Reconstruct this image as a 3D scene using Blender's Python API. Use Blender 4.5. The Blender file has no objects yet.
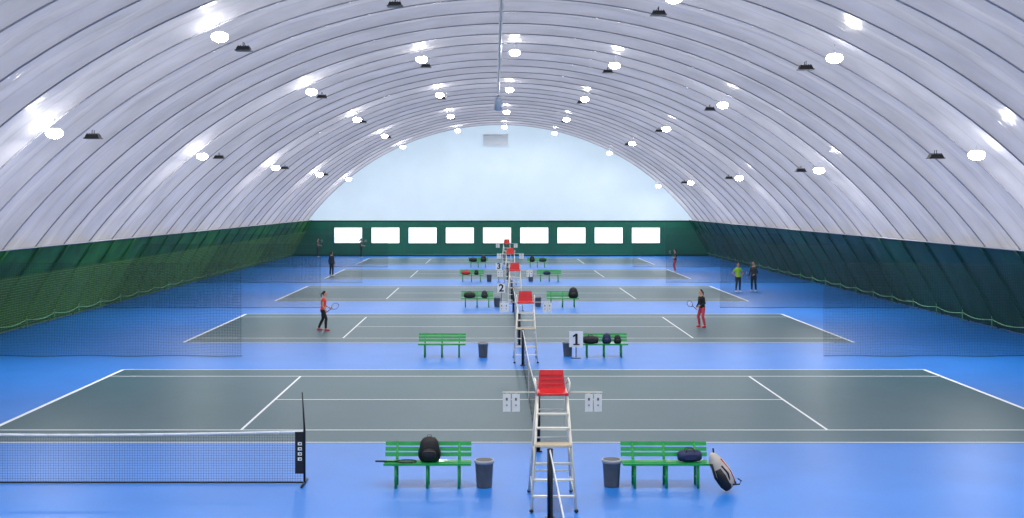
import bpy, bmesh, math, random
from mathutils import Vector, Matrix, Quaternion
random.seed(7)
scene = bpy.context.scene
COL = scene.collection

def s2l(c):
    r=[]
    for v in c[:3]:
        v/=255.0
        r.append(v/12.92 if v<=0.04045 else ((v+0.055)/1.055)**2.4)
    return (r[0],r[1],r[2],1.0)

# ------------------------------------------------------------ materials
def mat(name, rgb, rough=0.5, metal=0.0, noise=0.0, nscale=8.0, bump=0.0, spec=0.5, coat=0.0, coat_r=0.1):
    m=bpy.data.materials.new(name); m.use_nodes=True
    nt=m.node_tree; b=nt.nodes['Principled BSDF']
    c=s2l(rgb)
    b.inputs['Base Color'].default_value=c
    b.inputs['Roughness'].default_value=rough
    b.inputs['Metallic'].default_value=metal
    b.inputs['Specular IOR Level'].default_value=spec
    b.inputs['Coat Weight'].default_value=coat
    b.inputs['Coat Roughness'].default_value=coat_r
    if noise>0 or bump>0:
        tc=nt.nodes.new('ShaderNodeTexCoord')
        n=nt.nodes.new('ShaderNodeTexNoise'); n.inputs['Scale'].default_value=nscale; n.inputs['Detail'].default_value=4
        nt.links.new(tc.outputs['Object'], n.inputs['Vector'])
        if noise>0:
            r=nt.nodes.new('ShaderNodeValToRGB')
            r.color_ramp.elements[0].position=0.3; r.color_ramp.elements[1].position=0.7
            r.color_ramp.elements[0].color=tuple(max(0,x*(1-noise)) for x in c[:3])+(1,)
            r.color_ramp.elements[1].color=tuple(min(1,x*(1+noise)) for x in c[:3])+(1,)
            nt.links.new(n.outputs['Fac'], r.inputs['Fac']); nt.links.new(r.outputs['Color'], b.inputs['Base Color'])
        if bump>0:
            bp=nt.nodes.new('ShaderNodeBump'); bp.inputs['Strength'].default_value=bump; bp.inputs['Distance'].default_value=0.05
            nt.links.new(n.outputs['Fac'], bp.inputs['Height']); nt.links.new(bp.outputs['Normal'], b.inputs['Normal'])
    return m

def emis(name, rgb, strength):
    m=bpy.data.materials.new(name); m.use_nodes=True
    b=m.node_tree.nodes['Principled BSDF']
    b.inputs['Base Color'].default_value=s2l(rgb)
    b.inputs['Emission Color'].default_value=s2l(rgb)
    b.inputs['Emission Strength'].default_value=strength
    b.inputs['Roughness'].default_value=0.3
    return m

def membrane(name, rgb, trgb, fac, rough=0.35, coat=0.6, coat_r=0.18, stripes=True):
    m=bpy.data.materials.new(name); m.use_nodes=True
    nt=m.node_tree; b=nt.nodes['Principled BSDF']; out=nt.nodes['Material Output']
    b.inputs['Roughness'].default_value=rough
    b.inputs['Coat Weight'].default_value=coat; b.inputs['Coat Roughness'].default_value=coat_r
    tr=nt.nodes.new('ShaderNodeBsdfTranslucent')
    mx=nt.nodes.new('ShaderNodeMixShader'); mx.inputs[0].default_value=fac
    tc=nt.nodes.new('ShaderNodeTexCoord')
    mp=nt.nodes.new('ShaderNodeMapping'); mp.inputs['Scale'].default_value=(0.5,1.4,0.5)
    n=nt.nodes.new('ShaderNodeTexNoise'); n.inputs['Scale'].default_value=0.9; n.inputs['Detail'].default_value=5
    nt.links.new(tc.outputs['Object'], mp.inputs['Vector']); nt.links.new(mp.outputs['Vector'], n.inputs['Vector'])
    k=0.86 if stripes else 0.97
    seam=None
    if stripes:
        sp=nt.nodes.new('ShaderNodeSeparateXYZ'); nt.links.new(tc.outputs['Object'],sp.inputs[0])
        d=nt.nodes.new('ShaderNodeMath'); d.operation='DIVIDE'; d.inputs[1].default_value=0.75; nt.links.new(sp.outputs['Y'],d.inputs[0])
        f=nt.nodes.new('ShaderNodeMath'); f.operation='FRACT'; nt.links.new(d.outputs[0],f.inputs[0])
        l=nt.nodes.new('ShaderNodeMath'); l.operation='LESS_THAN'; l.inputs[1].default_value=0.10; nt.links.new(f.outputs[0],l.inputs[0])
        seam=nt.nodes.new('ShaderNodeMath'); seam.operation='MULTIPLY'; seam.inputs[1].default_value=0.18; nt.links.new(l.outputs[0],seam.inputs[0])
    def ramp(c):
        r=nt.nodes.new('ShaderNodeValToRGB')
        r.color_ramp.elements[0].position=0.3; r.color_ramp.elements[1].position=0.7
        r.color_ramp.elements[0].color=tuple(x*k for x in c[:3])+(1,)
        r.color_ramp.elements[1].color=tuple(min(1,x*(2-k)) for x in c[:3])+(1,)
        nt.links.new(n.outputs['Fac'], r.inputs['Fac'])
        if seam:
            q=nt.nodes.new('ShaderNodeMixRGB'); q.inputs[2].default_value=tuple(x*0.3 for x in c[:3])+(1,)
            nt.links.new(seam.outputs[0],q.inputs[0]); nt.links.new(r.outputs['Color'],q.inputs[1]); return q
        return r
    r1=ramp(s2l(rgb)); r2=ramp(s2l(trgb))
    nt.links.new(r1.outputs[0], b.inputs['Base Color'])
    nt.links.new(r2.outputs[0], tr.inputs['Color'])
    bp=nt.nodes.new('ShaderNodeBump'); bp.inputs['Strength'].default_value=0.5; bp.inputs['Distance'].default_value=0.15
    n2=nt.nodes.new('ShaderNodeTexNoise'); n2.inputs['Scale'].default_value=1.7; n2.inputs['Detail'].default_value=3
    nt.links.new(mp.outputs['Vector'], n2.inputs['Vector'])
    nt.links.new(n2.outputs['Fac'], bp.inputs['Height'])
    if stripes:
        nt.links.new(bp.outputs['Normal'], b.inputs['Normal'])
        nt.links.new(bp.outputs['Normal'], b.inputs['Coat Normal'])
    nt.links.new(b.outputs[0], mx.inputs[1]); nt.links.new(tr.outputs[0], mx.inputs[2])
    nt.links.new(mx.outputs[0], out.inputs['Surface'])
    return m

def netting(name, rgb, cell, wire, axes=('X','Z')):
    m=bpy.data.materials.new(name); m.use_nodes=True
    nt=m.node_tree; b=nt.nodes['Principled BSDF']
    b.inputs['Base Color'].default_value=s2l(rgb); b.inputs['Roughness'].default_value=0.8
    tc=nt.nodes.new('ShaderNodeTexCoord'); sp=nt.nodes.new('ShaderNodeSeparateXYZ')
    nt.links.new(tc.outputs['Object'], sp.inputs[0])
    outs=[]
    for a in axes:
        d=nt.nodes.new('ShaderNodeMath'); d.operation='DIVIDE'; d.inputs[1].default_value=cell
        nt.links.new(sp.outputs[a], d.inputs[0])
        f=nt.nodes.new('ShaderNodeMath'); f.operation='FRACT'; nt.links.new(d.outputs[0], f.inputs[0])
        l=nt.nodes.new('ShaderNodeMath'); l.operation='LESS_THAN'; l.inputs[1].default_value=wire/cell
        nt.links.new(f.outputs[0], l.inputs[0]); outs.append(l)
    mx=nt.nodes.new('ShaderNodeMath'); mx.operation='MAXIMUM'
    nt.links.new(outs[0].outputs[0], mx.inputs[0]); nt.links.new(outs[1].outputs[0], mx.inputs[1])
    nt.links.new(mx.outputs[0], b.inputs['Alpha'])
    return m

M={}
M['dome']=membrane('dome_membrane',(180,180,188),(206,204,214),0.48,0.40,0.8,0.12)
M['rib']=mat('rib_webbing',(150,150,160),0.35,noise=0.1,coat=0.4)
M['endwall']=membrane('end_membrane',(205,216,222),(206,228,245),0.58,0.7,0.0,0.3,False)
M['floor']=mat('blue_acrylic',(36,116,202),0.42,noise=0.06,nscale=0.6,spec=0.35)
M['court']=mat('court_acrylic',(46,84,94),0.45,noise=0.05,nscale=0.8,spec=0.3)
M['line']=mat('line_paint',(225,230,232),0.6)
M['green_back']=mat('green_vinyl_back',(0,92,70),0.5,noise=0.15,nscale=0.5)
M['green_l']=mat('green_curtain_left',(34,98,40),0.6,noise=0.4,nscale=0.9,bump=0.5,spec=0.3)
M['green_r']=mat('green_curtain_right',(2,62,50),0.5,noise=0.35,nscale=0.9,bump=0.5,spec=0.3)
M['snet_l']=netting('side_netting_olive',(120,165,80),0.10,0.020,('Y','Z'))
M['snet_r']=netting('side_netting_dark',(20,84,66),0.10,0.016,('Y','Z'))
M['hem']=mat('pale_hem',(100,165,120),0.5)
M['white_rope']=mat('white_rope',(170,172,178),0.6)
M['bench']=mat('green_bench_paint',(14,150,66),0.35,noise=0.12,nscale=6,coat=0.3)
M['dgrey']=mat('bin_plastic',(84,86,88),0.45,noise=0.1)
M['liner']=mat('bin_liner',(150,155,160),0.4)
M['red']=mat('red_plastic',(205,22,28),0.35,noise=0.06,coat=0.3)
M['wsteel']=mat('white_enamel_steel',(222,218,205),0.35,noise=0.05)
M['wood']=mat('tread_wood',(176,160,130),0.6,noise=0.15)
M['black']=mat('black_fabric',(16,16,20),0.6,noise=0.3,nscale=20)
M['navy']=mat('navy_fabric',(22,34,78),0.6,noise=0.2,nscale=20)
M['bagwhite']=mat('bag_white',(190,180,165),0.5,noise=0.15)
M['bagred']=mat('bag_red',(190,40,40),0.5)
M['card']=mat('white_card',(228,230,228),0.5,noise=0.03)
M['ink']=mat('black_ink',(12,12,14),0.5)
M['tape']=mat('white_tape',(225,228,230),0.7)
M['net']=netting('tennis_net_mesh',(10,12,16),0.045,0.012,('Y','Z'))
M['netx']=netting('portable_net_mesh',(10,20,50),0.045,0.003,('X','Z'))
M['divnet']=netting('divider_net_mesh',(6,40,44),0.05,0.006,('X','Z'))
M['steel']=mat('dark_steel',(40,42,46),0.35,metal=0.6)
M['galv']=mat('galvanised',(150,154,160),0.35,metal=0.5)
M['lampwhite']=mat('lamp_housing_white',(200,200,205),0.4)
M['lampglass']=emis('lamp_glass',(255,252,245),60)
M['window']=emis('window_vinyl',(240,250,255),1.3)
M['frame']=mat('window_frame',(30,90,80),0.5)
M['vent']=mat('vent_grey',(190,200,208),0.5)
M['skin']=mat('skin',(205,150,120),0.5)
M['hair']=mat('dark_hair',(38,24,18),0.5,noise=0.3,nscale=40)
M['eye']=mat('eye_white',(235,235,230),0.2)
M['lip']=mat('lips',(160,80,75),0.5)
M['top_red']=mat('shirt_coral',(235,66,48),0.7)
M['cl_black']=mat('cloth_black',(20,20,26),0.7)
M['cl_dark']=mat('cloth_charcoal',(40,44,50),0.7)
M['cl_pink']=mat('cloth_pinkred',(190,60,75),0.7)
M['cl_lime']=mat('cloth_lime',(165,220,40),0.7)
M['cl_grey']=mat('cloth_grey',(70,78,80),0.7)
M['shoe_red']=mat('shoe_red',(210,50,60),0.6)
M['shoe_w']=mat('shoe_white',(210,210,215),0.6)

# ------------------------------------------------------------ mesh builder
def frame_for(d):
    d=d.normalized()
    ref=Vector((1,0,0)) if abs(d.x)<0.85 else Vector((0,1,0))
    u=(ref-d*ref.dot(d)).normalized(); v=d.cross(u)
    return u,v
class MB:
    def __init__(s): s.bm=bmesh.new(); s.mats=[]
    def mi(s,m):
        if m not in s.mats: s.mats.append(m)
        return s.mats.index(m)
    def box(s,c,size,m,rot=None,taper=1.0):
        c=Vector(c); hx,hy,hz=[k/2 for k in size]; vs=[]
        for z in (-1,1):
            t=taper if z>0 else 1
            for x,y in ((-1,-1),(1,-1),(1,1),(-1,1)):
                v=Vector((x*hx*t,y*hy*t,z*hz))
                if rot: v=rot@v
                vs.append(s.bm.verts.new(c+v))
        i=s.mi(m)
        for f in ((3,2,1,0),(4,5,6,7),(0,1,5,4),(1,2,6,5),(2,3,7,6),(3,0,4,7)):
            fc=s.bm.faces.new([vs[k] for k in f]); fc.material_index=i
    def tube(s,pts,rad,m,seg=8,smooth=True,axis=None):
        pts=[Vector(p) for p in pts]
        if not isinstance(rad,(list,tuple)): rad=[rad]*len(pts)
        i=s.mi(m); rings=[]; n=len(pts)
        for k,p in enumerate(pts):
            d=(pts[min(k+1,n-1)]-pts[max(k-1,0)])
            if axis:
                a=Vector(axis); dn=d.normalized(); u=(a-dn*a.dot(dn)).normalized(); v=dn.cross(u)
            else: u,v=frame_for(d)
            r=rad[k]; rx,ry=(r if isinstance(r,(list,tuple)) else (r,r))
            rings.append([s.bm.verts.new(p+u*math.cos(2*math.pi*j/seg)*rx+v*math.sin(2*math.pi*j/seg)*ry) for j in range(seg)])
        for k in range(n-1):
            for j in range(seg):
                f=s.bm.faces.new((rings[k][j],rings[k][(j+1)%seg],rings[k+1][(j+1)%seg],rings[k+1][j])); f.material_index=i; f.smooth=smooth
        f=s.bm.faces.new(list(reversed(rings[0]))); f.material_index=i
        f=s.bm.faces.new(rings[-1]); f.material_index=i
    def ell(s,c,r,m,seg=14,rings=9,rot=None):
        c=Vector(c); i=s.mi(m)
        if not isinstance(r,(list,tuple)): r=(r,r,r)
        def P(x,y,z):
            v=Vector((x*r[0],y*r[1],z*r[2]))
            if rot: v=rot@v
            return s.bm.verts.new(c+v)
        top=P(0,0,1); bot=P(0,0,-1); rr=[]
        for a in range(1,rings):
            t=math.pi*a/rings
            rr.append([P(math.sin(t)*math.cos(2*math.pi*j/seg),math.sin(t)*math.sin(2*math.pi*j/seg),math.cos(t)) for j in range(seg)])
        def F(vs):
            f=s.bm.faces.new(vs); f.material_index=i; f.smooth=True
        for j in range(seg):
            k=(j+1)%seg
            F((top,rr[0][j],rr[0][k])); F((bot,rr[-1][k],rr[-1][j]))
            for a in range(len(rr)-1): F((rr[a][j],rr[a+1][j],rr[a+1][k],rr[a][k]))
    def quad(s,vs,m):
        f=s.bm.faces.new([s.bm.verts.new(Vector(v)) for v in vs]); f.material_index=s.mi(m)
    def mesh(s,name):
        me=bpy.data.meshes.new(name); s.bm.to_mesh(me); s.bm.free()
        for m in s.mats: me.materials.append(m)
        return me
def link(name,me,loc=(0,0,0),rot=0,parent=None,scale=1):
    o=bpy.data.objects.new(name,me); o.location=loc
    o.rotation_euler=(0,0,rot) if not isinstance(rot,tuple) else rot
    o.scale=(scale,)*3
    COL.objects.link(o)
    if parent: o.parent=parent
    return o
def empty(name,loc,rot=0,scale=1):
    return link(name,None,loc,rot,None,scale)

# ------------------------------------------------------------ geometry constants
CAMH=4.98
CX,CZ,R=0.6,-10.0,22.0
YN,YF=-10.0,113.0
NETX=0.88
SP=18.0
C0=25.3-SP
PH=math.acos(-CZ/R)
RS=3.0
def dome_pt(phi,y,off=0.0):
    r=R+off
    return Vector((CX+r*math.sin(phi),y,CZ+r*math.cos(phi)))

# ------------------------------------------------------------ dome
bm=bmesh.new()
NS=110; ny=int((YF-YN)/0.25)
rows=[]
for j in range(ny+1):
    y=YN+(YF-YN)*j/ny
    ph=(y%RS)/RS
    ph2=(y%(RS/2))/(RS/2)
    b=0.24*(math.sin(math.pi*ph)**0.8)+0.08*math.sin(math.pi*ph2)
    row=[]
    for i in range(NS+1):
        phi=-PH*1.02+2*PH*1.02*i/NS
        w=(0.03*math.sin(phi*23+y*0.7)+0.02*math.sin(phi*51+y*2.3))*math.sin(math.pi*ph)
        row.append(bm.verts.new(dome_pt(phi,y,b+w)))
    rows.append(row)
for j in range(ny):
    for i in range(NS):
        f=bm.faces.new((rows[j][i],rows[j][i+1],rows[j+1][i+1],rows[j+1][i])); f.smooth=True
me=bpy.data.meshes.new('ceiling'); bm.to_mesh(me); bm.free(); me.materials.append(M['dome'])
dome_o=link('ceiling',me)
mb=MB()
y=math.ceil(YN/RS)*RS
while y<YF:
    pts=[dome_pt(-PH+2*PH*i/60,y,0.0) for i in range(61)]
    mb.tube(pts,[(0.03,0.03)]*61,M['rib'],seg=6)
    y+=RS
link('cable_ribs',mb.mesh('cable_ribs'),parent=dome_o)

def arcwall(name,y,m,out):
    bm=bmesh.new()
    vs=[]
    for i in range(61):
        p=dome_pt(-PH*1.02+2*PH*1.02*i/60,y,0.3); vs.append(bm.verts.new(p))
    f=bm.faces.new(vs)
    me=bpy.data.meshes.new(name); bm.to_mesh(me); bm.free(); me.materials.append(m)
    link(name,me)
arcwall('wall_back',YF+0.02,M['endwall'],1)
arcwall('wall_front',YN-0.02,M['endwall'],-1)

# floor
mb=MB(); mb.box((CX,(YN+YF)/2,-0.1),(2*R*math.sin(PH)+1.5,YF-YN+2,0.2),M['floor']); link('floor',mb.mesh('floor'))

# ------------------------------------------------------------ courts
HL=11.885
def court_meshes():
    mb=MB(); mb.box((0,5.485,0.002),(2*HL+0.1,10.97+0.1,0.004),M['court'])
    z=0.005; w=0.055
    def L(x0,x1,y0,y1): mb.box(((x0+x1)/2,(y0+y1)/2,z),(abs(x1-x0),abs(y1-y0),0.004),M['line'])
    for yy,ww in ((0,w),(1.37,w),(9.6,w),(10.97,w)): L(-HL,HL,yy-ww/2,yy+ww/2)
    for xx in (-HL,HL): L(xx-0.05,xx+0.05,0,10.97)
    for xx in (-6.4,6.4): L(xx-w/2,xx+w/2,1.37,9.6)
    L(-6.4,6.4,5.485-w/2,5.485+w/2)
    return mb.mesh('tennis_court')
cm=court_meshes()
# tennis net
mb=MB()
y0,y1=-0.91,10.97+0.91
n=16
for j in range(n):
    a=y0+(y1-y0)*j/n; b_=y0+(y1-y0)*(j+1)/n
    def top(y):
        t=abs((y-(y0+y1)/2)/((y1-y0)/2)); return 0.914+0.156*t
    mb.quad([(0,a,0.02),(0,b_,0.02),(0,b_,top(b_)),(0,a,top(a))],M['net'])
    mb.tube([(0,a,top(a)),(0,b_,top(b_))],[(0.012,0.03)]*2,M['tape'],seg=6)
    mb.tube([(0,a,0.03),(0,b_,0.03)],0.008,M['ink'],seg=5)
for yy in (y0,y1):
    mb.tube([(0,yy,0),(0,yy,1.09)],0.045,M['steel'],seg=10); mb.ell((0,yy,1.09),(0.05,0.05,0.02),M['steel'])
    mb.box((0,yy,0.01),(0.16,0.16,0.02),M['steel'])
mb.box((0,5.485,0.47),(0.03,0.05,0.9),M['tape'])
nm=mb.mesh('tennis_net')
for i in range(6):
    yy=C0+SP*i
    link('tennis_court',cm,(NETX,yy,0))
    link('tennis_net',nm,(NETX,yy,0.008))

# ------------------------------------------------------------ end wall green band and windows
mb=MB(); GT=3.24; WB,WT=1.16,2.66; WW=2.64; WS=3.43; WC=CX-0.32
wy=YF-0.35
def half(z): return math.sqrt(R*R-(z-CZ)**2)-0.02
def band(za,zb,xa=None,xb=None):
    A=[(CX-half(za) if xa is None else xa,wy,za),(CX+half(za) if xb is None else xb,wy,za),(CX+half(zb) if xb is None else xb,wy,zb),(CX-half(zb) if xa is None else xa,wy,zb)]
    mb.quad(A,M['green_back'])
band(0,WB); band(WT,GT)
edges=[]
for i in range(9):
    c=WC+(i-4)*WS; edges.append((c-WW/2,c+WW/2))
cur=None
for i,(a,b_) in enumerate(edges):
    if i==0:
        mb.quad([(CX-half(WB),wy,WB),(a,wy,WB),(a,wy,WT),(CX-half(WT),wy,WT)],M['green_back'])
    else: band(WB,WT,cur,a)
    cur=b_
mb.quad([(cur,wy,WB),(CX+half(WB),wy,WB),(CX+half(WT),wy,WT),(cur,wy,WT)],M['green_back'])
for i in range(-5,5):
    x=WC+(i+0.5)*WS
    mb.box((x,wy-0.02,1.62),(0.06,0.03,3.2),M['frame'])
mb.tube([(CX-half(GT)+.1,wy-0.02,GT),(CX+half(GT)-.1,wy-0.02,GT)],0.05,M['frame'],seg=6)
mb.tube([(CX-half(.1)+.3,wy-0.05,.1),(CX+half(.1)-.3,wy-0.05,.1)],0.09,M['frame'],seg=6)
link('wall_back_green_curtain',mb.mesh('wall_back_green_curtain'))
for i,(a,b_) in enumerate(edges):
    mb=MB()
    mb.box(((a+b_)/2,wy+0.05,(WB+WT)/2),(WW,0.02,WT-WB),M['window'])
    t=0.07
    for x in (a,b_): mb.box((x,wy-0.01,(WB+WT)/2),(t,0.05,WT-WB+t),M['frame'])
    for z in (WB,WT): mb.box(((a+b_)/2,wy-0.01,z),(WW,0.05,t),M['frame'])
    link('window_%d'%(i+1),mb.mesh('window'))

# ------------------------------------------------------------ side curtains
def curtain(name,sgn,m,mn):
    bm=bmesh.new(); rows=[]
    n=int((wy-YN)/0.3); nz=14
    for j in range(n+1):
        y=YN+(wy-YN)*j/n
        ph=(y%RS)/RS
        row=[]
        for i in range(nz+1):
            t=i/nz; z=0.02+3.28*t
            x=math.sqrt(R*R-(z-CZ)**2)
            inn=0.16+0.14*(1-t)+0.10*math.sin(math.pi*t)*math.sin(math.pi*ph)+0.03*math.sin(y*5+i)*(1-t)
            row.append(bm.verts.new((CX+sgn*(x-inn),y,z)))
        rows.append(row)
    for j in range(n):
        for i in range(nz):
            f=bm.faces.new((rows[j][i],rows[j][i+1],rows[j+1][i+1],rows[j+1][i])); f.smooth=True
    me=bpy.data.meshes.new(name); bm.to_mesh(me); bm.free(); me.materials.append(m)
    o=link(name,me)
    mb=MB()
    pts=[];tp=[]
    y=YN+0.2
    while y<wy-0.2:
        ph=(y%RS)/RS
        pts.append((CX+sgn*(half(0.2)-0.50-0.06*math.sin(math.pi*ph)),y,0.36-0.10*math.sin(math.pi*ph)))
        tp.append((CX+sgn*(half(3.3)-0.2),y,3.33))
        y+=0.375
    mb.tube(pts,0.022,M['hem'],seg=6); mb.tube(tp,0.025,M['white_rope'],seg=6)
    y=math.ceil(YN/RS)*RS
    while y<wy-0.3:
        q=[]
        for i in range(9):
            z=0.02+3.3*i/8; q.append((CX+sgn*(half(z)-0.2-0.16*(1-i/8)),y,z))
        mb.tube(q,[(0.03,0.07)]*9,M['green_r'] if sgn>0 else M['green_l'],seg=6)
        xs=CX+sgn*(half(0.2)-0.52)
        mb.tube([(xs,y,0),(xs,y,0.62)],0.022,M['hem'],seg=6)
        y+=RS
    ys=YN+0.3
    while ys<wy-0.6:
        y2=ys+0.75
        a=[(CX+sgn*(half(z)-i0),yy,z) for z,i0,yy in ((0.03,0.46,ys),(0.03,0.46,y2),(1.15,0.40,y2),(1.15,0.40,ys))]
        mb.quad(a,M[mn])
        a=[(CX+sgn*(half(z)-i0),yy,z) for z,i0,yy in ((1.15,0.40,ys),(1.15,0.40,y2),(2.3,0.36,y2),(2.3,0.36,ys))]
        mb.quad(a,M[mn]); ys=y2
    link('netting_and_hem',mb.mesh('netting_and_hem'),parent=o)
curtain('wall_left',-1,M['green_l'],'snet_l')
curtain('wall_right',1,M['green_r'],'snet_r')

# ------------------------------------------------------------ divider nets
for i in range(1,5):
    yy=C0+SP*i+14.0
    for sgn,xi in ((-1,-8.1),(1,10.6)):
        mb=MB(); nseg=40; NH=3.0
        def xo(z): return CX+sgn*(half(z)-0.62)-xi
        f=lambda q: 0.12*math.sin(q*2.2)
        for k in range(nseg):
            u,v=k/nseg,(k+1)/nseg
            a,b_=xo(0.0)*u,xo(0.0)*v; a2,b2=xo(NH)*u,xo(NH)*v
            mb.quad([(a,f(a),0.02),(b_,f(b_),0.02),(b2,f(b_),NH),(a2,f(a),NH)],M['divnet'])
        mb.tube([(xo(NH)*k/40,f(xo(0)*k/40),NH) for k in range(41)],0.006,M['steel'],seg=5)
        mb.tube([(xo(0)*k/40,f(xo(0)*k/40),0.03) for k in range(41)],0.010,M['green_r'],seg=5)
        link('divider_net',mb.mesh('divider_net'),(xi,yy,0))

# ------------------------------------------------------------ lamps
def lamp_mesh():
    mb=MB()
    mb.tube([(0,0,0.42),(0,0,0.15)],0.012,M['lampwhite'],seg=6)
    mb.tube([(0,0,0.17),(0,0,0.15),(0,0,0.11)],[0.07,0.13,0.17],M['lampwhite'],seg=16)
    mb.ell((0,0,0.0),(0.25,0.25,0.155),M['lampglass'],16,8)
    return mb.mesh('ceiling_lamp')
def box_mesh():
    mb=MB()
    mb.tube([(0,-0.1,0.2),(0,-0.1,0.05)],0.012,M['steel'],seg=6); mb.tube([(0,0.1,0.2),(0,0.1,0.05)],0.012,M['steel'],seg=6)
    mb.box((0,0,0.0),(0.46,0.36,0.12),M['ink'],taper=0.8)
    mb.box((0,0,-0.07),(0.52,0.40,0.03),M['steel'])
    for k in range(5): mb.box((-0.16+0.08*k,0,0.075),(0.015,0.26,0.04),M['steel'])
    return mb.mesh('unlit_floodlight')
lm,bxm=lamp_mesh(),box_mesh()
LX=(-12.8,-8.05,-3.2,0.93,5.4,10.3,14.7)
for rI in range(7):
    for x in LX:
        yy=0.3+SP*rI+0.06*x
        if yy>YF-1: continue
        phi=math.asin((x-CX)/(R-0.35)); p=dome_pt(phi,yy,-0.38)
        link('ceiling_lamp',lm,p)
        ld=bpy.data.lights.new('lamp_light','AREA'); ld.shape='DISK'; ld.size=0.4; ld.energy=240; ld.color=(1,0.97,0.93)
        lo=bpy.data.objects.new('lamp_light',ld); lo.location=p+Vector((0,0,-0.2)); COL.objects.link(lo)
        if abs(x-0.93)>0.1 and yy+3.7<YF-2:
            p2=dome_pt(phi,yy+3.7,-0.24)
            link('unlit_floodlight',bxm,p2)

# crown duct
mb=MB()
pts=[(0,y,0.03*math.sin(y*0.6)) for y in range(0,58,2)]
mb.tube(pts,0.07,M['galv'],seg=8)
for k in range(0,58,6): mb.tube([(0,k,0),(0,k,0.5)],0.015,M['galv'],seg=5)
mb.tube([(0,56,0),(0,57,-0.2),(0,57.3,-0.7)],[0.1,0.22,0.26],M['vent'],seg=12)
link('overhead_air_duct',mb.mesh('overhead_air_duct'),(0.25,20,11.55))
mb=MB()
mb.box((0,0,0),(2.3,0.4,1.0),M['vent'])
for k in range(6): mb.box((0,-0.23,-0.4+0.16*k),(2.1,0.04,0.04),M['vent'])
mb.box((0,-0.22,0.5),(2.4,0.08,0.06),M['vent']); mb.box((0,-0.22,-0.5),(2.4,0.08,0.06),M['vent'])
link('air_vent_unit',mb.mesh('air_vent_unit'),(0.15,YF-0.25,10.7))

# ------------------------------------------------------------ benches
def bench_mesh():
    mb=MB(); g=M['bench']; W=1.52
    for k,yy in enumerate((-0.20,-0.07,0.06)): mb.box((0,yy,0.42),(W,0.11,0.035),g)
    for k,zz in enumerate((0.52,0.61,0.70)): 
        mb.box((0,0.155+0.03*k,zz),(W,0.03,0.07),g,rot=Matrix.Rotation(-0.2,3,'X'))
    for x in (-0.55,0,0.55):
        mb.tube([(x,-0.2,0),(x,-0.2,0.40)],0.025,g,seg=8)
        mb.tube([(x,0.12,0),(x,0.12,0.40),(x,0.235,0.74)],0.025,g,seg=8)
        mb.tube([(x,-0.22,0.385),(x,0.14,0.385)],0.022,g,seg=8)
        mb.tube([(x,-0.2,0.15),(x,0.12,0.15)],0.015,g,seg=6)
    return mb.mesh('park_bench')
bnm=bench_mesh()
def bin_mesh():
    mb=MB()
    mb.tube([(0,0,0),(0,0,0.02),(0,0,0.44),(0,0,0.45)],[0.13,0.135,0.16,0.165],M['dgrey'],seg=20)
    mb.tube([(0,0,0.42),(0,0,0.48)],[0.172,0.172],M['liner'],seg=20)
    mb.tube([(0,0,0.48),(0,0,0.483)],[0.15,0.15],M['ink'],seg=20)
    return mb.mesh('waste_bin')
bim=bin_mesh()
BROWS=[(-1.16,3.0,21.45),(-1.67,3.53,39.3),(-0.8,3.25,57.9),(-1.4,3.45,76.4),(-1.2,3.3,93.0)]
for a,b_,yy in BROWS:
    link('park_bench',bnm,(a,yy,0)); link('park_bench',bnm,(b_,yy,0))
BINS=[(-0.17,21.35),(2.06,21.4),(-0.35,39.2),(2.38,39.5),(0.15,58.0),(2.1,58.2),(-0.3,76.4),(2.3,76.5)]
for x,yy in BINS: link('waste_bin',bim,(x,yy,0))

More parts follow.
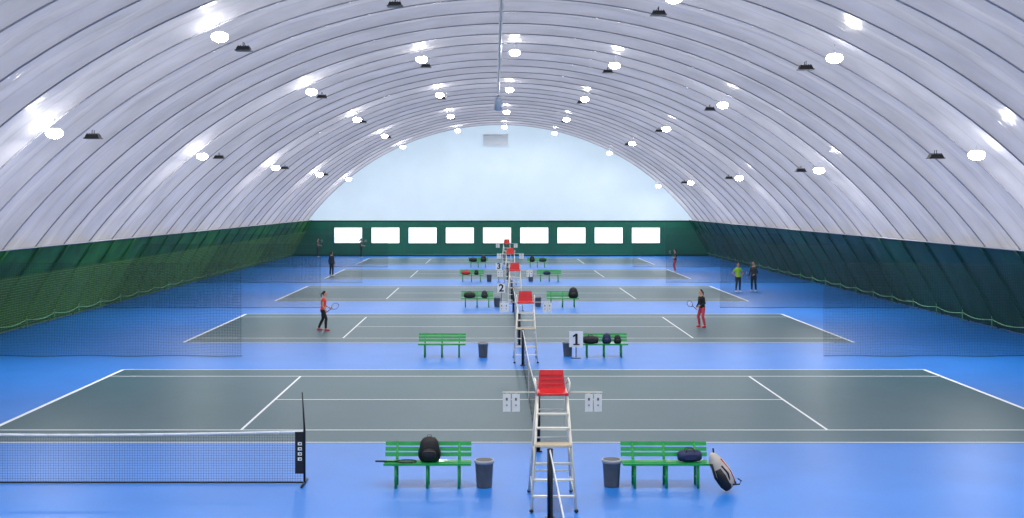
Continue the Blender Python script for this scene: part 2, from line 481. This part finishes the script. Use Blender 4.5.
# ------------------------------------------------------------ umpire chair
def umpire_mesh():
    mb=MB(); w=M['wsteel']; SH=1.80
    def leg(s,f):
        top=(s*0.24,0.02 if f<0 else 0.42,SH); bot=(s*0.36,-0.42 if f<0 else 0.95,0)
        mb.tube([bot,top],0.022,w,seg=8); mb.ell((bot[0],bot[1],0.03),(0.035,0.035,0.03),M['ink'],8,5)
    for s in (-1,1):
        leg(s,-1); leg(s,1)
        mb.tube([(s*0.30,-0.2,0.85),(s*0.30,0.68,0.85)],0.014,w,seg=6)
        mb.tube([(s*0.335,-0.34,0.30),(s*0.335,0.82,0.30)],0.014,w,seg=6)
        mb.tube([(s*0.24,0.0,SH),(s*0.24,0.44,SH)],0.02,w,seg=6)
        mb.tube([(s*0.26,0.02,SH),(s*0.28,0.0,SH+.22),(s*0.28,0.40,SH+.24),(s*0.25,0.44,SH+.14)],0.014,w,seg=6)
        mb.tube([(s*0.28,0.1,SH+.05),(s*0.82,0.1,SH+.05)],0.011,w,seg=6)
        for q in (0.60,0.75):
            mb.box((s*q,0.085,1.68),(0.125,0.012,0.29),M['card'])
            mb.tube([(s*q-0.04,0.1,1.85),(s*q-0.04,0.085,1.81)],0.005,M['steel'],seg=5)
            mb.tube([(s*q+0.04,0.1,1.85),(s*q+0.04,0.085,1.81)],0.005,M['steel'],seg=5)
            mb.box((s*q,0.077,1.74),(0.03,0.004,0.045),M['dgrey']); mb.box((s*q,0.077,1.64),(0.03,0.004,0.03),M['liner'])
    for z in (0.25,0.5,0.75,1.30,1.52):
        t=z/SH; x=0.36-0.12*t; y=-0.42+0.44*t
        mb.box((0,y,z),(2*x,0.08,0.025),w)
    mb.box((0,-0.2,1.05),(0.60,0.30,0.03),M['wood']); mb.tube([(-0.3,-0.34,1.05),(0.3,-0.34,1.05)],0.014,w,seg=6)
    for z in (0.4,1.0,1.5):
        t=z/SH; x=0.36-0.12*t; y=0.95-0.53*t
        mb.tube([(-x,y,z),(x,y,z)],0.014,w,seg=6)
    mb.box((0,0.2,SH+.04),(0.50,0.46,0.04),M['red'])
    mb.tube([(-0.25,-0.03,SH+.035),(0.25,-0.03,SH+.035)],0.022,M['red'],seg=8)
    mb.box((0,0.45,SH+.21),(0.46,0.035,0.32),M['red'],rot=Matrix.Rotation(-0.12,3,'X'),taper=0.86)
    for z in (-.08,0,.08): mb.box((0,0.428+z*0.12,SH+.21+z),(0.36,0.02,0.02),M['red'])
    return mb.mesh('umpire_chair')
um=umpire_mesh()
for i,yy in enumerate((20.0,38.1,56.1,74.1,92.1)):
    link('umpire_chair',um,(0.96+0.03*(i%2),yy,0))

# number signs
def number_sign(txt,loc,sc=1.0,pole=0.35):
    e=empty('court_number_sign',loc,0,sc)
    mb=MB(); mb.box((0,0,pole+0.25),(0.44,0.02,0.5),M['card'])
    mb.tube([(0,0.02,0),(0,0.02,pole+0.3)],0.015,M['steel'],seg=6); mb.box((0,0,0.01),(0.3,0.25,0.02),M['steel'])
    if txt=='1':
        mb.box((0.01,-0.014,pole+0.25),(0.075,0.008,0.36),M['ink'])
        mb.box((-0.05,-0.014,pole+0.37),(0.12,0.008,0.055),M['ink'],rot=Matrix.Rotation(-0.6,3,'Y'))
        mb.box((0.01,-0.014,pole+0.085),(0.2,0.008,0.04),M['ink'])
    link('board',mb.mesh('board'),parent=e)
    if txt!='1':
        cu=bpy.data.curves.new('digit','FONT'); cu.body=txt; cu.size=0.58; cu.extrude=0.003; cu.offset=0.015; cu.align_x='CENTER'; cu.align_y='CENTER'
        t=bpy.data.objects.new('digit',cu); COL.objects.link(t)
        bpy.context.view_layer.update()
        me=bpy.data.meshes.new_from_object(t.evaluated_get(bpy.context.evaluated_depsgraph_get()))
        bpy.data.objects.remove(t); me.materials.clear(); me.materials.append(M['ink'])
        link('digit',me,(0,-0.014,pole+0.25),(math.pi/2,0,0),parent=e)
number_sign('1',(2.62,39.0,0))
number_sign('2',(0.35,58.5,0),0.85,0.75)
number_sign('3',(0.3,76.0,0),0.85,0.9)

# ------------------------------------------------------------ rackets / bags
def racket_parts(mb,M4,frame=None,strings=True):
    frame=frame or M['ink']
    T=lambda p: M4@Vector(p)
    mb.tube([T((0,-0.10,0)),T((0,0.10,0))],0.016,M['ink'],seg=8)
    mb.tube([T((0,0.10,0)),T((0,0.20,0))],0.011,frame,seg=8)
    mb.tube([T((0,0.2,0)),T((-0.07,0.32,0))],0.009,frame,seg=6); mb.tube([T((0,0.2,0)),T((0.07,0.32,0))],0.009,frame,seg=6)
    pts=[T((0.125*math.sin(a),0.45-0.165*math.cos(a),0)) for a in [2*math.pi*i/28 for i in range(29)]]
    mb.tube(pts,0.010,frame,seg=6)
    sm=M['card'] if strings=='white' else M['dgrey']
    for k in range(-5,6):
        x=k*0.021; h=0.165*math.sqrt(max(0,1-(x/0.125)**2)); mb.tube([T((x,0.45-h,0)),T((x,0.45+h,0))],0.0012,sm,seg=3)
    for k in range(-7,8):
        y=k*0.021; h=0.125*math.sqrt(max(0,1-(y/0.165)**2)); mb.tube([T((-h,0.45+y,0)),T((h,0.45+y,0))],0.0012,sm,seg=3)

def backpack(loc,rot=0,m=None,sc=1.0):
    m=m or M['black']; mb=MB()
    mb.tube([(0,0,0.0),(0,0,0.03),(0,0,0.2),(0,0,0.34),(0,0.01,0.40),(0,0.02,0.43)],[(0.14,0.09),(0.175,0.115),(0.18,0.12),(0.16,0.105),(0.12,0.075),(0.05,0.03)],m,seg=18)
    mb.ell((0,-0.11,0.14),(0.125,0.06,0.11),m)
    mb.tube([(-0.04,0.04,0.41),(-0.03,0.04,0.46),(0.03,0.04,0.46),(0.04,0.04,0.41)],0.009,M['dgrey'],seg=6)
    for s in (-1,1):
        mb.tube([(s*0.07,0.10,0.40),(s*0.10,0.14,0.32),(s*0.11,0.14,0.15),(s*0.1,0.09,0.05)],[(0.025,0.008)]*4,m,seg=8)
        mb.ell((s*0.17,0,0.14),(0.03,0.06,0.1),m)
    mb.tube([(-0.1,-0.155,0.2),(0,-0.17,0.21),(0.1,-0.155,0.2)],0.005,M['dgrey'],seg=5)
    return link('backpack',mb.mesh('backpack'),loc,rot,None,sc)
def duffel(loc,rot=0,m=None,sc=1.0,name='sports_bag',L=0.5):
    m=m or M['navy']; mb=MB()
    xs=[-1,-0.96,-0.8,-0.3,0.3,0.8,0.96,1]; rs=[.04,.09,.115,.13,.13,.115,.09,.04]
    mb.tube([(x*L/2,0,0.12) for x in xs],[(r,r*0.92) for r in rs],m,seg=18)
    for s in (-1,1): mb.tube([(-L*.22,s*0.09,0.18),(-L*.12,s*0.06,0.28),(L*.12,s*0.06,0.28),(L*.22,s*0.09,0.18)],0.009,M['ink'],seg=6)
    mb.tube([(-L*.4,0,0.243),(L*.4,0,0.243)],0.006,M['dgrey'],seg=5)
    mb.box((0,-0.115,0.11),(L*.5,0.03,0.1),m)
    return link(name,mb.mesh(name),loc,rot,None,sc)
def racket_bag(loc,rot):
    mb=MB()
    pr=[(0,.05,.03),(0.03,.12,.09),(0.15,.165,.13),(0.35,.17,.13),(0.5,.14,.11),(0.62,.10,.08),(0.7,.07,.06),(0.74,.03,.03)]
    mb.tube([(0,0,p[0]) for p in pr],[(p[1],p[2]) for p in pr],M['bagwhite'],seg=18)
    pr2=[(0.03,.07,.055),(0.10,.09,.085),(0.3,.09,.09),(0.45,.06,.07)]
    mb.tube([(-.05,-0.07,p[0]) for p in pr2],[(p[1],p[2]) for p in pr2],M['black'],seg=14)
    mb.tube([(0.12,-0.05,0.05),(0.14,-0.05,0.3),(0.09,-0.04,0.58)],[(0.015,0.04)]*3,M['bagred'],seg=8)
    mb.tube([(0.02,-0.10,0.12),(0.07,-0.12,0.3),(0.03,-0.10,0.48)],[(0.02,0.02)]*3,M['black'],seg=8)
    mb.tube([(-0.13,-0.02,0.1),(-0.155,-0.02,0.3),(-0.1,-0.02,0.58)],[(0.02,0.07)]*3,M['black'],seg=8)
    mb.tube([(-0.05,0.1,0.62),(-0.08,0.2,0.45),(-0.06,0.17,0.2),(0,0.12,0.1)],[(0.025,0.008)]*4,M['black'],seg=6)
    mb.tube([(0.02,0,0.7),(0.05,-0.01,0.76),(0.07,0,0.8)],0.016,M['ink'],seg=8)
    mb.tube([(0.05,-.12,0.08),(0.16,-.14,0.03),(0.22,-.12,0.06),(0.2,-.05,0.1)],0.014,M['black'],seg=6)
    link('racket_bag',mb.mesh('racket_bag'),loc,rot,None,0.95)

S=0.438
backpack((-1.13,21.40,S))
mb=MB(); racket_parts(mb,Matrix.Rotation(-math.pi/2,4,'Z'),M['black'],'dark')
link('tennis_racket',mb.mesh('tennis_racket'),(-1.97,21.33,S+0.017))
duffel((3.42,21.38,S),0.1,M['navy'],0.85,L=0.5)
racket_bag((4.06,21.0,0.06),(0.0,-0.50,0.15))
duffel((3.1,39.2,S),0,M['black'],1.0,L=0.5); backpack((3.62,39.25,S),0,M['navy'],0.75); backpack((3.97,39.25,S),0.2,M['black'],0.62)
duffel((-1.15,57.8,S),0,M['black'],1.1,L=0.5); backpack((-0.45,57.85,S),0,M['cl_dark'] ,0.8)
backpack((3.75,57.85,S),0,M['black'],1.15)
duffel((-1.75,76.3,S),0,M['bagred'],1.1,L=0.5); backpack((-1.1,76.35,S),0,M['black'],0.7)
duffel((3.3,76.3,S),0,M['navy'],0.9)
duffel((-1.6,92.9,S),0,M['black'],1.2,L=0.5); backpack((-0.8,92.9,S),0,M['black'],1.1); backpack((2.9,92.9,S),0,M['black'],1.0); duffel((3.7,92.9,S),0,M['cl_dark'],1.1)

# ------------------------------------------------------------ portable net, lower left
mb=MB()
x1=-3.38; L=8.2
def ntop(x): return 0.92-0.06*math.sin(math.pi*(x/L))
for k in range(20):
    a=-L*k/20; b_=-L*(k+1)/20
    mb.quad([(b_,0,0.03),(a,0,0.03),(a,0,ntop(-a)),(b_,0,ntop(-b_))],M['netx'])
    mb.tube([(a,0,ntop(-a)),(b_,0,ntop(-b_))],[(0.012,0.025)]*2,M['tape'],seg=6)
    mb.tube([(a,0,0.03),(b_,0,0.03)],0.01,M['ink'],seg=5)
mb.tube([(0.03,0,0),(0.03,0,0.95),(-0.01,0,1.62)],[0.022,0.02,0.011],M['steel'],seg=8)
mb.tube([(-L,0,0),(-L,0,1.62)],0.02,M['steel'],seg=8)
for x in (0.03,-L):
    mb.tube([(x,-0.35,0.02),(x,0.35,0.02)],0.02,M['steel'],seg=8)
mb.tube([(-L,0,0.02),(0.03,0,0.02)],0.012,M['steel'],seg=6)
mb.box((-0.05,-0.006,0.55),(0.17,0.015,0.74),M['ink'])
for k,z in enumerate((0.44,0.53,0.62,0.71)): 
    mb.box((-0.05,-0.016,z),(0.07,0.004,0.055),M['card'])
    mb.box((-0.05+0.005,-0.019,z),(0.035,0.004,0.02),M['ink'])
link('portable_tennis_net',mb.mesh('portable_tennis_net'),(x1,21.6,0))

# ------------------------------------------------------------ people
def finalize(mb,name,voxel,parent,m):
    me=mb.mesh(name+'_tmp'); o=bpy.data.objects.new(name+'_tmp',me); COL.objects.link(o)
    r=o.modifiers.new('r','REMESH'); r.mode='VOXEL'; r.voxel_size=voxel; r.use_smooth_shade=True
    sm=o.modifiers.new('s','SMOOTH'); sm.factor=0.5; sm.iterations=3
    bpy.context.view_layer.update()
    nm=bpy.data.meshes.new_from_object(o.evaluated_get(bpy.context.evaluated_depsgraph_get()))
    bpy.data.objects.remove(o); nm.name=name
    nm.materials.clear(); nm.materials.append(m)
    return link(name,nm,parent=parent)

def person(loc,face,height=1.6,top='top_red',bottom='cl_black',legs='long',sleeve=0.45,shoes='shoe_w',ponytail=True,
           arms=None,legpose=None,lean=0.0,racket=False,name='tennis_player'):
    e=empty(name,(loc[0],loc[1],0.006),face,height/1.77)
    arms=arms or {}
    legpose=legpose or {}
    def ln(p):
        p=Vector(p); h=max(0,p.z-0.92); c,s_=math.cos(lean),math.sin(lean)
        return Vector((p.x,p.y*c-h*s_,0.92+h*c if p.z>0.92 else p.z))
    torso=[(.86,.13,.10),(.93,.155,.11),(1.02,.145,.10),(1.12,.125,.09),(1.24,.145,.105),(1.34,.165,.105),(1.41,.135,.08),(1.46,.075,.06),(1.57,.048,.052)]
    B=MB(); sk=M['skin']
    B.tube([ln((0,0,t[0])) for t in torso],[(t[1],t[2]) for t in torso],sk,seg=18,axis=(1,0,0))
    hc=ln((0,-0.02,1.655))
    B.ell(hc,(.074,.093,.115),sk); B.ell(ln((0,-.045,1.59)),(.052,.055,.055),sk)
    B.tube([hc+Vector((0,-.085,.015)),hc+Vector((0,-.108,-.03)),hc+Vector((0,-.085,-.035))],[.010,.013,.01],sk,seg=8)
    for s in (-1,1): B.ell(hc+Vector((s*.076,.005,-.01)),(.012,.022,.034),sk)
    J={}
    for s,k in ((-1,'R'),(1,'L')):
        sh=ln((s*.165,0,1.375)); el,wr=arms.get(k,((s*.23,.03,1.11),(s*.25,-.04,.86)))
        el=ln(el); wr=ln(wr); J[k]=(sh,el,wr)
        B.ell(sh,(.052,.052,.052),sk)
        B.tube([ln((s*.03,.01,1.49)),ln((s*.10,.005,1.44)),sh+Vector((0,0,.01))],[.035,.042,.045],sk,seg=10)
        B.tube([sh,sh.lerp(el,.4),el],[.048,.045,.036],sk,seg=12)
        B.ell(el,.037,sk)
        B.tube([el,el.lerp(wr,.3),wr],[.036,.037,.024],sk,seg=12)
        hp,kn,an=(Vector((s*.088,0,.90)),Vector(legpose.get(k,((s*.11,-.02,.50),(s*.13,.02,.08)))[0]),Vector(legpose.get(k,((s*.11,-.02,.50),(s*.13,.02,.08)))[1]))
        J['leg'+k]=(hp,kn,an)
        B.ell(hp,(.085,.09,.085),sk)
        B.tube([hp,hp.lerp(kn,.4),kn],[.084,.078,.055],sk,seg=14); B.ell(kn,.055,sk)
        B.tube([kn,kn.lerp(an,.3)+Vector((0,.012,0)),an],[.052,.056,.036],sk,seg=14)
        B.tube([an+Vector((0,.03,-.04)),an+Vector((0,-.06,-.04)),an+Vector((0,-.13,-.045))],[.030,.032,.022],sk,seg=10)
    body=finalize(B,'body',0.013,e,sk)
    Hd=MB()
    for s,k in ((-1,'R'),(1,'L')):
        sh,el,wr=J[k]; d=(wr-el).normalized()
        f=Vector((0,-1,0)); 
        if abs(d.dot(f))>0.8: f=Vector((0,-.3,1)).normalized()
        w=(f-d*f.dot(d)).normalized(); n=d.cross(w)
        if n.x*s>0: n=-n
        grip=racket and k=='R'
        Hd.tube([wr-d*.02,wr+d*.02,wr+d*.06,wr+d*.09],[(.024,.02),(.034,.017),(.04,.016),(.036,.012)],sk,seg=10,axis=w)
        ax=d.cross(n)
        for q,(off,ln_) in enumerate(((.028,.072),(.010,.08),(-.010,.074),(-.028,.058))):
            p=wr+d*.08+w*off; dr=d.copy(); pts=[p.copy()]
            for sgm in range(3):
                dr=Quaternion(ax,(1.0 if grip else .25))@dr
                p=p+dr*(ln_*(.45,.32,.23)[sgm]); pts.append(p.copy())
            Hd.tube(pts,[.0095,.0088,.008,.006],sk,seg=7)
        p=wr+d*.025+w*.03
        t1=(w*.6+d*.7+n*.35).normalized()
        Hd.tube([p-w*.01,p+t1*.035,p+t1*.035+(d*.8+n*.6).normalized()*.03],[.013,.011,.007],sk,seg=7)
        if grip:
            c=wr+d*.07+n*.028
            X=d; Y=w; Z=X.cross(Y)
            m4=Matrix(((X.x,Y.x,Z.x,c.x),(X.y,Y.y,Z.y,c.y),(X.z,Y.z,Z.z,c.z),(0,0,0,1)))
            Rk=MB(); racket_parts(Rk,m4,M['cl_dark'],'white'); link('racket',Rk.mesh('racket'),parent=e)
    link('hands',Hd.mesh('hands'),parent=e)
    F=MB()
    for s in (-1,1):
        F.ell(hc+Vector((s*.03,-.082,.012)),(.013,.009,.008),M['eye'],10,6); F.ell(hc+Vector((s*.03,-.089,.012)),(.006,.004,.006),M['ink'],8,5)
        F.tube([hc+Vector((s*.017,-.088,.035)),hc+Vector((s*.045,-.077,.031))],.0035,M['hair'],seg=5)
    F.tube([hc+Vector((-.022,-.084,-.062)),hc+Vector((0,-.093,-.062)),hc+Vector((.022,-.084,-.062))],.005,M['lip'],seg=6)
    link('face',F.mesh('face'),parent=e)
    Hh=MB()
    Hh.ell(hc+Vector((0,.022,.022)),(.083,.093,.112),M['hair'])
    if ponytail:
        Hh.ell(hc+Vector((0,.105,.03)),(.025,.03,.03),M['hair'])
        Hh.tube([hc+Vector((0,.11,.03)),hc+Vector((0,.16,-.02)),hc+Vector((0,.155,-.12)),hc+Vector((0,.14,-.2))],[.02,.032,.026,.006],M['hair'],seg=10)
    else: Hh.ell(hc+Vector((0,.05,-.03)),(.07,.06,.07),M['hair'])
    finalize(Hh,'hair',0.011,e,M['hair'])
    Sh=MB(); g=.016
    tt=[(.90,.165,.125)]+[(t[0],t[1]+g,t[2]+g) for t in torso[1:7]]+[(1.45,.085,.072)]
    Sh.tube([ln((0,0,t[0])) for t in tt],[(t[1],t[2]) for t in tt],M[top],seg=18,axis=(1,0,0))
    for k in 'RL':
        s=-1 if k=='R' else 1
        sh,el,wr=J[k]
        Sh.ell(sh,(.062,.062,.062),M[top])
        Sh.tube([ln((s*.06,.01,1.45)),ln((s*.10,.005,1.435)),sh+Vector((0,0,.01))],[.045,.052,.055],M[top],seg=10)
        if sleeve<=1: Sh.tube([sh,sh.lerp(el,sleeve)],[.060,.056],M[top],seg=12)
        else:
            Sh.tube([sh,el],[.060,.049],M[top],seg=12); Sh.ell(el,.049,M[top]); Sh.tube([el,el.lerp(wr,.93)],[.048,.036],M[top],seg=12)
    finalize(Sh,'shirt',0.012,e,M[top])
    P=MB()
    P.tube([(0,0,.80),(0,0,.86),(0,0,.93),(0,0,1.0)],[(.10,.09),(.155,.118),(.170,.124),(.155,.112)],M[bottom],seg=18,axis=(1,0,0))
    for k in 'RL':
        hp,kn,an=J['leg'+k]
        P.ell(hp,(.095,.1,.09),M[bottom])
        if legs=='short': P.tube([hp,hp.lerp(kn,.55)],[.096,.088],M[bottom],seg=14)
        else:
            P.tube([hp,hp.lerp(kn,.4),kn],[.096,.088,.066],M[bottom],seg=14); P.ell(kn,.066,M[bottom])
            P.tube([kn,kn.lerp(an,.3)+Vector((0,.012,0)),kn.lerp(an,.95)],[.065,.066,.05],M[bottom],seg=14)
    finalize(P,'trousers' if legs!='short' else 'shorts',0.013,e,M[bottom])
    Q=MB()
    for k in 'RL':
        hp,kn,an=J['leg'+k]; z0=-an.z
        Q.tube([an+Vector((0,.06,z0+.04)),an+Vector((0,.02,z0+.042)),an+Vector((0,-.07,z0+.04)),an+Vector((0,-.15,z0+.034)),an+Vector((0,-.185,z0+.028))],[(.03,.032),(.042,.042),(.045,.04),(.042,.034),(.02,.022)],M[shoes],seg=12,axis=(1,0,0))
        Q.box(an+Vector((0,-.06,z0+.014)),(.078,.23,.024),M[shoes])
        Q.tube([an,an+Vector((0,0,-.05))],[.046,.05],M[shoes],seg=12)
    finalize(Q,'shoes',0.011,e,M[shoes])
    return e
PI=math.pi
ready={'R':((-.24,-.05,1.13),(-.16,-.28,1.10)),'L':((.24,-.05,1.13),(.10,-.28,1.08))}
low={'R':((-.23,.0,1.12),(-.24,-.16,.91)),'L':((.24,-.02,1.13),(.14,-.24,1.02))}
crouch={'R':((-.17,-.10,.50),(-.20,.0,.08)),'L':((.17,-.10,.50),(.20,.0,.08))}
stride={'R':((-.10,-.16,.53),(-.11,-.14,.08)),'L':((.10,.02,.50),(.11,.22,.09))}
akimbo={'R':((-.36,.06,1.14),(-.21,-.06,.98)),'L':((.36,.06,1.14),(.21,-.06,.98))}
person((-6.62,47.3,0),PI/2,1.53,'top_red','cl_black','long',0.3,'shoe_red',True,arms=low,legpose=stride,lean=.08,racket=True)
person((8.28,48.6,0),-PI/2+.5,1.50,'cl_black','cl_pink','long',1.5,'shoe_red',True,arms=low,legpose=crouch,lean=.1,racket=True)
person((-10.9,82,0),PI-.6,1.66,'cl_dark','cl_black','long',1.5,'shoe_w',False,arms=None)
person((-15.9,110.2,0),PI/2,1.7,'cl_grey','cl_black','long',.5,'shoe_w',False,arms=ready,racket=True)
person((-11.9,109.5,0),PI/2,1.7,'cl_dark','cl_black','long',.5,'shoe_w',True,arms=ready,racket=True)
person((12.9,87,0),-PI/2,1.6,'cl_dark','cl_pink','long',.5,'shoe_w',True,arms=ready,legpose=crouch,racket=True)
person((13.5,67.6,0),0.3,1.62,'cl_lime','cl_dark','long',.5,'shoe_w',False,arms=akimbo)
person((14.45,68.0,0),-0.6,1.66,'cl_dark','cl_black','long',1.5,'shoe_w',False,arms=low,racket=True)

# ------------------------------------------------------------ world and camera
w=bpy.data.worlds.new('World'); scene.world=w; w.use_nodes=True
bg=w.node_tree.nodes['Background']; bg.inputs[0].default_value=(0.94,0.96,1.0,1); bg.inputs[1].default_value=1.25

cam=bpy.data.cameras.new('Camera'); co=bpy.data.objects.new('Camera',cam); COL.objects.link(co)
co.location=(0,0,CAMH); co.rotation_euler=(math.pi/2,0,0)
cam.sensor_width=36; cam.lens=1222/1024*36
cam.shift_x=(512-494)/1024; cam.shift_y=-(259-202)/1024
cam.clip_end=500
scene.camera=co
scene.view_settings.view_transform='Standard'
